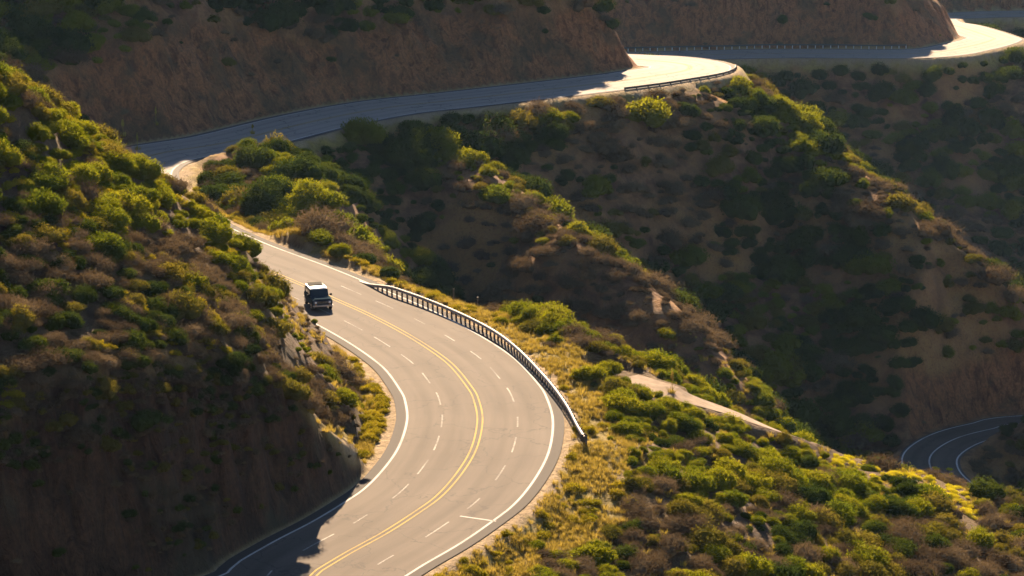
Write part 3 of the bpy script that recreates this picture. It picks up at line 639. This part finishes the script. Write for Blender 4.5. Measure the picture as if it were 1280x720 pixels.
kw = ~((gu > 340) & (gu < 436) & (gvv > 340)) & (gc < .3) & (gd > .9) & (((gv > .35) & inner & (wp > -.12) & (rng.uniform(0, 1, len(gx)) < .25)) | ((gv > .35) & ~inner & (wp > .16) & (rng.uniform(0, 1, len(gx)) < .09)) | ((gv <= .35) & (gx < -8) & (gy < 262) & (wp > .08) & (rng.uniform(0, 1, len(gx)) < .13)))
stuff('roadside_weeds', 'low yellow green weeds in patches along the road and on the left hill', 'weeds', np.stack([gx[kw], gy[kw], bil(GZ, gx[kw], gy[kw])], 1), rng.uniform(.3, .75, kw.sum()), weeds)
fl = []
for a_, b_ in [((1045, 572), (1070, 590)), ((1100, 588), (1150, 600)), ((1120, 592), (1190, 605)), ((1150, 600), (1215, 640)), ((1185, 615), (1212, 650))]:
    for _ in range(30):
        t_ = random.random(); fl.append(hit(a_[0]+(b_[0]-a_[0])*t_+random.gauss(0, 13), a_[1]+(b_[1]-a_[1])*t_+random.gauss(0, 6)))
fl = np.array(fl); stuff('yellow_wildflowers', 'bright yellow wildflowers in a sunlit patch on the slope below the lower road', 'wildflowers', fl, rng.uniform(.2, .55, len(fl)), blooms)

# dry flower stalks lit on the far rock cut
for u0, v0, hh, lb in [(195, 156, 2.2, 'pale flower stalk standing highest on the brown rock cut above the upper road'), (154, 170, 2.0, 'leftmost pale flower stalk on the brown rock cut'), (172, 188, 1.9, 'pale flower stalk at the foot of the rock cut above upper hairpin'), (316, 168, 1.3, 'short pale flower stalk at the uphill edge of the shaded upper road'),
                       (840, 492, 2.0, 'tall dry stalk left of the dirt track in front of the dark ravine'), (893, 492, 1.8, 'tall dry stalk behind the middle of the dirt track')]:
    p_ = hit(u0, v0); t = bpy.data.objects.new('flower_stalk', None); COL.objects.link(t); t.location = p_; tag(t, lb, 'plant', 'dry flower stalks')
    bm = bmesh.new(); bmesh.ops.create_cone(bm, segments=6, radius1=.035, radius2=.02, depth=hh, matrix=Matrix.Translation((0, 0, hh/2-.1))); me = bpy.data.meshes.new('stem'); bm.to_mesh(me); bm.free(); me.materials.append(STRAW)
    o = bpy.data.objects.new('stem', me); COL.objects.link(o); o.parent = t
    me = shrub_mesh('flower_head', 'olive', int(u0), 5, 260, .26, 1.0, .5, .55); me.materials.clear(); me.materials.append(STRAW)
    o = bpy.data.objects.new('flower_head', me); COL.objects.link(o); o.parent = t; o.location = (0, 0, hh*.55); o.scale = (.17, .17, hh*.40)
    me = tuft_mesh('leaf_rosette', STRAW, int(u0)+3, 30, .3, .05); o = bpy.data.objects.new('leaf_rosette', me); COL.objects.link(o); o.parent = t; o.scale = (.9, .9, .7)

# ---------------------------------------------------------------- guardrails and posts
MAT_STEEL = plain('galvanised_steel', (.33, .31, .285), .6, .4, .35, .3, 3)
MAT_POST = plain('weathered_timber', (.11, .085, .06), .85, 0, .2, .3, 5)
MAT_BLACK = plain('black_terminal', (.02, .02, .02), .6)
MAT_PALE = plain('pale_painted_post', (.62, .60, .55), .6, 0, .3, .1)
def resample(P, step):
    s = np.r_[0, np.cumsum(np.hypot(*np.diff(P[:, :2], axis=0).T))]; q = np.linspace(0, s[-1], max(2, int(round(s[-1]/step))+1))
    return np.stack([np.interp(q, s, P[:, k]) for k in range(P.shape[1])], 1)
def sweep(pl, prof):
    n, s = frame(pl); V = []; Fs = []; m_ = len(prof)
    for i, p_ in enumerate(pl):
        for a, b in prof: V.append((p_[0]+n[i, 0]*a, p_[1]+n[i, 1]*a, p_[2]+b))
    for i in range(len(pl)-1):
        for j in range(m_):
            j2 = (j+1) % m_; Fs.append((i*m_+j, i*m_+j2, (i+1)*m_+j2, (i+1)*m_+j))
    Fs += [tuple(range(m_))[::-1], tuple((len(pl)-1)*m_+j for j in range(m_))]
    return V, Fs
def post_mesh(w_, d_, h_):
    bm = bmesh.new(); bmesh.ops.create_cube(bm, size=1, matrix=Matrix.Translation((0, 0, h_/2-.3)) @ Matrix.Diagonal((w_, d_, h_+.6, 1))); bmesh.ops.bevel(bm, geom=bm.edges[:], offset=.015, segments=1, affect='EDGES')
    me = bpy.data.meshes.new('post'); bm.to_mesh(me); bm.free(); return me
def guardrail(pl, h, side, label, post_mat, rail_mat, spacing, terminal=True, blocks=True):
    pl = np.array(pl); pl[:, 2] = bil(GZ, pl[:, 0], pl[:, 1]); base = pl[len(pl)//2]
    t = bpy.data.objects.new('guardrail', None); COL.objects.link(t); t.location = base; tag(t, label, 'guardrail')
    q = resample(pl, .7); 
    for _ in range(8): q[1:-1, 2] = .25*q[:-2, 2]+.5*q[1:-1, 2]+.25*q[2:, 2]
    q = q-base; f = side; e = .004
    if terminal: q[:, 2] -= .72*(1-smooth(0, 7, np.arange(len(q))*.7))      # the far end is turned down into the ground
    W_ = [(-.02, .0), (.055, .05), (.055, .10), (-.02, .155), (.055, .21), (.055, .26), (-.02, .31)]
    prof = [(f*a, h-.31+b) for a, b in W_]+[(f*(a-.03), h-.31+b) for a, b in W_[::-1]]
    V, Fs = sweep(q, prof); r_ = mesh('rail', V, Fs, rail_mat, t)
    bm = bmesh.new(); bm.from_mesh(r_.data); bmesh.ops.recalc_face_normals(bm, faces=bm.faces[:]); bm.to_mesh(r_.data); bm.free()
    pm = post_mesh(.13, .15, h-.02); pm.materials.append(post_mat)
    pp = resample(q, spacing); n, _ = frame(pp)
    for i, p_ in enumerate(pp[:100]):
        if terminal and i*spacing < 1.5: continue
        o = bpy.data.objects.new('post', pm); COL.objects.link(o); o.parent = t; o.location = (p_[0]-f*n[i, 0]*.17, p_[1]-f*n[i, 1]*.17, p_[2]); o.rotation_euler = (0, 0, math.atan2(n[i, 1], n[i, 0]))
    if terminal:
        e0 = Vector(q[-1]); bm = bmesh.new(); bmesh.ops.create_cone(bm, segments=14, radius1=.26, radius2=.26, depth=.42); 
        bmesh.ops.bevel(bm, geom=bm.edges[:], offset=.04, segments=2, affect='EDGES')
        me = bpy.data.meshes.new('end_terminal'); bm.to_mesh(me); bm.free(); me.materials.append(MAT_BLACK); o = bpy.data.objects.new('end_terminal', me); COL.objects.link(o); o.parent = t; o.location = e0+Vector((0, 0, h-.16))
    return t
H1 = .86
gp = [ground(449, 350, z=.15), ground(480, 357, z=.6)]+[ground(*q, z=.85) for q in [(540, 375), (600, 402), (640, 428), (680, 468), (705, 500), (721, 528), (730, 544)]]
gl = dense(gp, 1.0)
guardrail(gl, H1, -1, 'curved steel guardrail on timber posts along the outer edge of the near bend', MAT_POST, MAT_STEEL, .85)
def off_line(pl, i0, i1, o_):
    n, _ = frame(pl); q = pl[i0:i1].copy(); q[:, :2] += n[i0:i1]*o_; return q
near_i = lambda x0, y0: int(((R1[:, 0]-x0)**2+(R1[:, 1]-y0)**2).argmin())
guardrail(off_line(R1, near_i(11, 371), near_i(22, 390), -6.2), .42, 1, 'low dark guardrail round the outside of the far sunlit bend', MAT_POST, plain('rusted_rail', (.12, .09, .07), .7, .3), 2.0, False)
guardrail(off_line(R1, near_i(22, 562), near_i(84, 571), 6.6), .95, -1, 'distant barrier of pale posts below the far rock cut', MAT_PALE, plain('dark_rail', (.06, .06, .055), .7, .2), 1.55, False)
for u0, v0, lb in [(567, 365, 'left one of two slim marker posts behind the guardrail'), (597, 366, 'right one of two slim marker posts behind the guardrail')]:
    X0, Y0, Z0 = hit(u0, v0+10) if False else ground(u0, v0, y=247.5); Z0 = bil(GZ, np.array([X0]), np.array([Y0]))[0]
    t = bpy.data.objects.new('marker_post', None); COL.objects.link(t); t.location = (X0, Y0, Z0); tag(t, lb, 'marker post', 'marker posts behind the guardrail')
    pm = post_mesh(.12, .12, 1.25); pm.materials.append(MAT_POST); o = bpy.data.objects.new('post', pm); COL.objects.link(o); o.parent = t
    bm = bmesh.new(); bmesh.ops.create_cube(bm, size=1, matrix=Matrix.Translation((0, 0, 1.29)) @ Matrix.Diagonal((.15, .15, .08, 1))); me = bpy.data.meshes.new('cap'); bm.to_mesh(me); bm.free(); me.materials.append(MAT_POST); o = bpy.data.objects.new('cap', me); COL.objects.link(o); o.parent = t

# ---------------------------------------------------------------- the car (forward is +X)
CAR_PAINT = plain('dark_blue_green_paint', (.026, .042, .054), .6, 0, .0); CAR_WHITE = plain('white_roof_paint', (.62, .62, .60), .35)
CAR_GLASS = plain('car_glass', (.012, .016, .018), .06, 0, .8); CAR_TRIM = plain('black_trim', (.012, .012, .012), .8, 0, .08); CAR_TYRE = plain('tyre_rubber', (.018, .018, .018), .85)
CAR_RIM = plain('steel_rim', (.42, .42, .42), .35, .8); CAR_LAMP = plain('headlight_lens', (.72, .74, .74), .1, .1, .8); CAR_CHROME = plain('bumper_metal', (.35, .35, .36), .25, .9)
CAR_AMBER = plain('amber_lens', (.55, .22, .03), .2)
car = bpy.data.objects.new('car', None); COL.objects.link(car)
def bx(name, c_, s_, mat, parent, bev=.03, top=None, seg=2):
    """rounded box; top = (sx, sy, dx) narrows and shifts the upper face"""
    bm = bmesh.new(); bmesh.ops.create_cube(bm, size=1)
    for v in bm.verts:
        if top and v.co.z > 0: v.co.x = v.co.x*top[0]+top[2]/s_[0]; v.co.y *= top[1]
        v.co.x *= s_[0]; v.co.y *= s_[1]; v.co.z *= s_[2]
    if bev: bmesh.ops.bevel(bm, geom=bm.edges[:], offset=bev, segments=seg, affect='EDGES')
    for v in bm.verts: v.co += Vector(c_)
    me = bpy.data.meshes.new(name); bm.to_mesh(me); bm.free(); me.materials.append(mat)
    o = bpy.data.objects.new(name, me); COL.objects.link(o); o.parent = parent; return o
def cyl(name, c_, r, d, axis, mat, parent, seg=22, bev=.02):
    bm = bmesh.new(); bmesh.ops.create_cone(bm, segments=seg, radius1=r, radius2=r, depth=d, cap_ends=True)
    if bev: bmesh.ops.bevel(bm, geom=[e for e in bm.edges if abs(e.verts[0].co.z-e.verts[1].co.z) < 1e-4], offset=bev, segments=2, affect='EDGES')
    rot = Matrix.Rotation(PI/2, 4, 'X') if axis == 'y' else (Matrix.Rotation(PI/2, 4, 'Y') if axis == 'x' else Matrix())
    bmesh.ops.transform(bm, matrix=Matrix.Translation(c_) @ rot, verts=bm.verts[:])
    me = bpy.data.meshes.new(name); bm.to_mesh(me); bm.free(); me.materials.append(mat)
    for p_ in me.polygons: p_.use_smooth = len(p_.vertices) == 4
    o = bpy.data.objects.new(name, me); COL.objects.link(o); o.parent = parent; return o
# body side profile with wheel arches, extruded across
prof = [(-1.92, .55), (-1.92, 1.08), (.52, 1.10), (1.72, 1.03), (1.86, .92), (1.86, .55)]
def arch(cx): return [(cx+.43*math.cos(a), .36+.43*math.sin(a)) for a in np.linspace(R(20), R(160), 9)]
prof += [q for q in arch(1.22)]; prof += [(.75, .40), (-.80, .40)]; prof += [q for q in arch(-1.22)]
bm = bmesh.new(); lo = [bm.verts.new((a, -.86, b)) for a, b in prof]; hi = [bm.verts.new((a, .86, b)) for a, b in prof]
bm.faces.new(lo); bm.faces.new(hi[::-1])
for i in range(len(prof)): bm.faces.new((lo[i], hi[i], hi[(i+1) % len(prof)], lo[(i+1) % len(prof)]))
bmesh.ops.recalc_face_normals(bm, faces=bm.faces[:]); me = bpy.data.meshes.new('body'); bm.to_mesh(me); bm.free(); me.materials.append(CAR_PAINT); o = bpy.data.objects.new('body', me); COL.objects.link(o); o.parent = car
md = o.modifiers.new('soft_edges', 'BEVEL'); md.width = .04; md.segments = 2; md.limit_method = 'ANGLE'; md.angle_limit = R(50)
cab = bx('cabin', (-.70, 0, 1.40), (2.40, 1.66, .62), CAR_PAINT, car, .05, (.86, .88, -.10))
bx('roof', (-.80, 0, 1.76), (2.20, 1.52, .13), CAR_WHITE, car, .05, (.94, .93, -.02))
ws = bx('windshield', (.402, 0, 1.40), (.03, 1.38, .50), CAR_GLASS, car, .01, (1, .90, -.24))
ws.data.update()
for sy in (1, -1):
    for x0, l_ in ((.02, .72), (-.80, .74), (-1.52, .56)): bx('side_window', (x0-.10, sy*.79, 1.42), (l_, .03, .40), CAR_GLASS, car, .01, (.92, 1, -.03)).rotation_euler = (0, 0, 0)
    bx('mirror', (.46, sy*1.0, 1.22), (.12, .22, .19), CAR_TRIM, car, .03)
    bx('door_handle', (-.35, sy*.872, 1.0), (.16, .03, .035), CAR_CHROME, car, .008)
    h_ = cyl('headlight', (1.865, sy*.60, .83), .115, .05, 'x', CAR_LAMP, car); cyl('bezel', (1.858, sy*.60, .83), .14, .05, 'x', CAR_CHROME, h_)
    bx('indicator', (1.862, sy*.60, .64), (.03, .16, .07), CAR_AMBER, car, .008)
bx('rear_window', (-1.90, 0, 1.42), (.03, 1.28, .38), CAR_GLASS, car, .01, (1, .9, .10))
bx('hood', (1.14, 0, 1.095), (1.22, 1.42, .07), CAR_PAINT, car, .03, (.97, .94, 0))
g_ = bx('grille', (1.865, 0, .83), (.03, .84, .26), CAR_TRIM, car, .01)
for i in range(6): bx('grille_bar', (1.885, -.35+.14*i, .83), (.02, .03, .24), CAR_CHROME, g_, .005)
bx('front_bumper', (1.97, 0, .53), (.16, 1.72, .17), CAR_CHROME, car, .03); bx('rear_bumper', (-1.99, 0, .53), (.14, 1.70, .16), CAR_CHROME, car, .03)
rk = bx('roof_rack', (-1.25, 0, 1.88), (1.10, 1.26, .05), CAR_TRIM, car, .02)
for i in range(4): bx('rack_bar', (-1.68+.29*i, 0, 1.915), (.035, 1.2, .03), CAR_TRIM, rk, .006)
for sx in (1.22, -1.22):
    for sy in (1, -1):
        w_ = cyl('wheel', (sx, sy*.78, .37), .22, .23, 'y', CAR_RIM, car); 
        bm = bmesh.new(); rr_ = [(.21, -.11), (.33, -.115), (.37, -.08), (.37, .08), (.33, .115), (.21, .11)]; vs = []
        for a in np.linspace(0, 2*PI, 28, endpoint=False): vs.append([bm.verts.new((sx+r_*math.cos(a), sy*.78+b_, .37+r_*math.sin(a))) for r_, b_ in rr_])
        for i in range(28):
            for j in range(6): bm.faces.new((vs[i][j], vs[i][(j+1) % 6], vs[(i+1) % 28][(j+1) % 6], vs[(i+1) % 28][j]))
        bmesh.ops.recalc_face_normals(bm, faces=bm.faces[:]); me = bpy.data.meshes.new('tyre'); bm.to_mesh(me); bm.free(); me.materials.append(CAR_TYRE); o = bpy.data.objects.new('tyre', me); COL.objects.link(o); o.parent = w_
        cyl('hub', (sx, sy*.90, .37), .06, .05, 'y', CAR_TRIM, w_, 12, .01)
sp_ = cyl('spare_wheel', (-2.03, 0, .95), .36, .2, 'x', CAR_TYRE, car)
for sy in (1, -1): bx('tail_light', (-1.93, sy*.74, .8), (.04, .1, .2), plain('red_lens', (.3, .01, .01), .2), car, .01)
cp_ = ground(398, 383, z=0); ci = near_i(cp_[0], cp_[1]); ct = R1[ci+2, :2]-R1[ci-2, :2]; ct /= np.linalg.norm(ct)
car.scale = (1, 1.03, .94); car.location = (cp_[0], cp_[1], .004); car.rotation_euler = (0, 0, math.atan2(-ct[1], -ct[0])-R(14)); car['label'] = 'dark blue grey boxy four-wheel drive with white roof on the near bend'; car['category'] = 'car'

# ---------------------------------------------------------------- camera, light, air
cam = bpy.data.cameras.new('camera'); co = bpy.data.objects.new('camera', cam); COL.objects.link(co); co.location = (0, 0, CAMZ); co.rotation_euler = (R(90)-PITCH, 0, 0)
cam.sensor_width = 36; cam.lens = 36*F/1280; cam.clip_start = .5; cam.clip_end = 6000; scene.camera = co
EL, AZ = 28.0, -3.5
sl = bpy.data.lights.new('sun', 'SUN'); so = bpy.data.objects.new('sun', sl); COL.objects.link(so); sl.energy = 5; sl.angle = R(.5); sl.color = (1, .745, .49); so.rotation_euler = (R(90-EL), 0, R(180-AZ)); so.location = (0, 300, 200)
wd = bpy.data.worlds.new('World'); scene.world = wd; wd.use_nodes = True; nt = wd.node_tree
sk = nt.nodes.new('ShaderNodeTexSky'); sk.sky_type = 'NISHITA'; sk.sun_disc = False; sk.sun_elevation = R(EL); sk.sun_rotation = R(AZ); sk.dust_density = .2; sk.air_density = .6; sk.altitude = 1200
nt.links.new(sk.outputs[0], nt.nodes['Background'].inputs['Color']); nt.nodes['Background'].inputs['Strength'].default_value = .05
m = bpy.data.materials.new('haze_air'); m.use_nodes = True; nt = m.node_tree; nt.nodes.clear()
out = nt.nodes.new('ShaderNodeOutputMaterial'); pv = nt.nodes.new('ShaderNodeVolumePrincipled'); pv.inputs['Color'].default_value = (.42, .66, 1.0, 1); pv.inputs['Density'].default_value = .000020; pv.inputs['Anisotropy'].default_value = .35
nt.links.new(pv.outputs[0], out.inputs['Volume'])
zlo = float(GZ.min())-1.5; zhi = max(float(GZ.max()), CAMZ)+6; hw_ = float(np.abs(GX).max())+20
bm = bmesh.new(); bmesh.ops.create_cube(bm, size=1, matrix=Matrix.Translation((0, (ys[0]+ys[-1])/2, (zlo+zhi)/2)) @ Matrix.Diagonal((2*hw_, ys[-1]-ys[0]+40, zhi-zlo, 1))); me = bpy.data.meshes.new('haze'); bm.to_mesh(me); bm.free(); me.materials.append(m)
hz = bpy.data.objects.new('haze', me); COL.objects.link(hz); tag(hz, 'pale blue sunlit haze filling the air over the canyon', 'haze', None, 'stuff')
scene.view_settings.view_transform = 'Standard'; scene.view_settings.look = 'None'; scene.view_settings.gamma = 1; scene.view_settings.use_curve_mapping = False; scene.view_settings.exposure = 2.3
scene.cycles.use_denoising = True; scene.cycles.max_bounces = 6; scene.cycles.volume_bounces = 0; scene.cycles.transparent_max_bounces = 8
print('shrubs', len(SH), 'single', len(SINGLE))
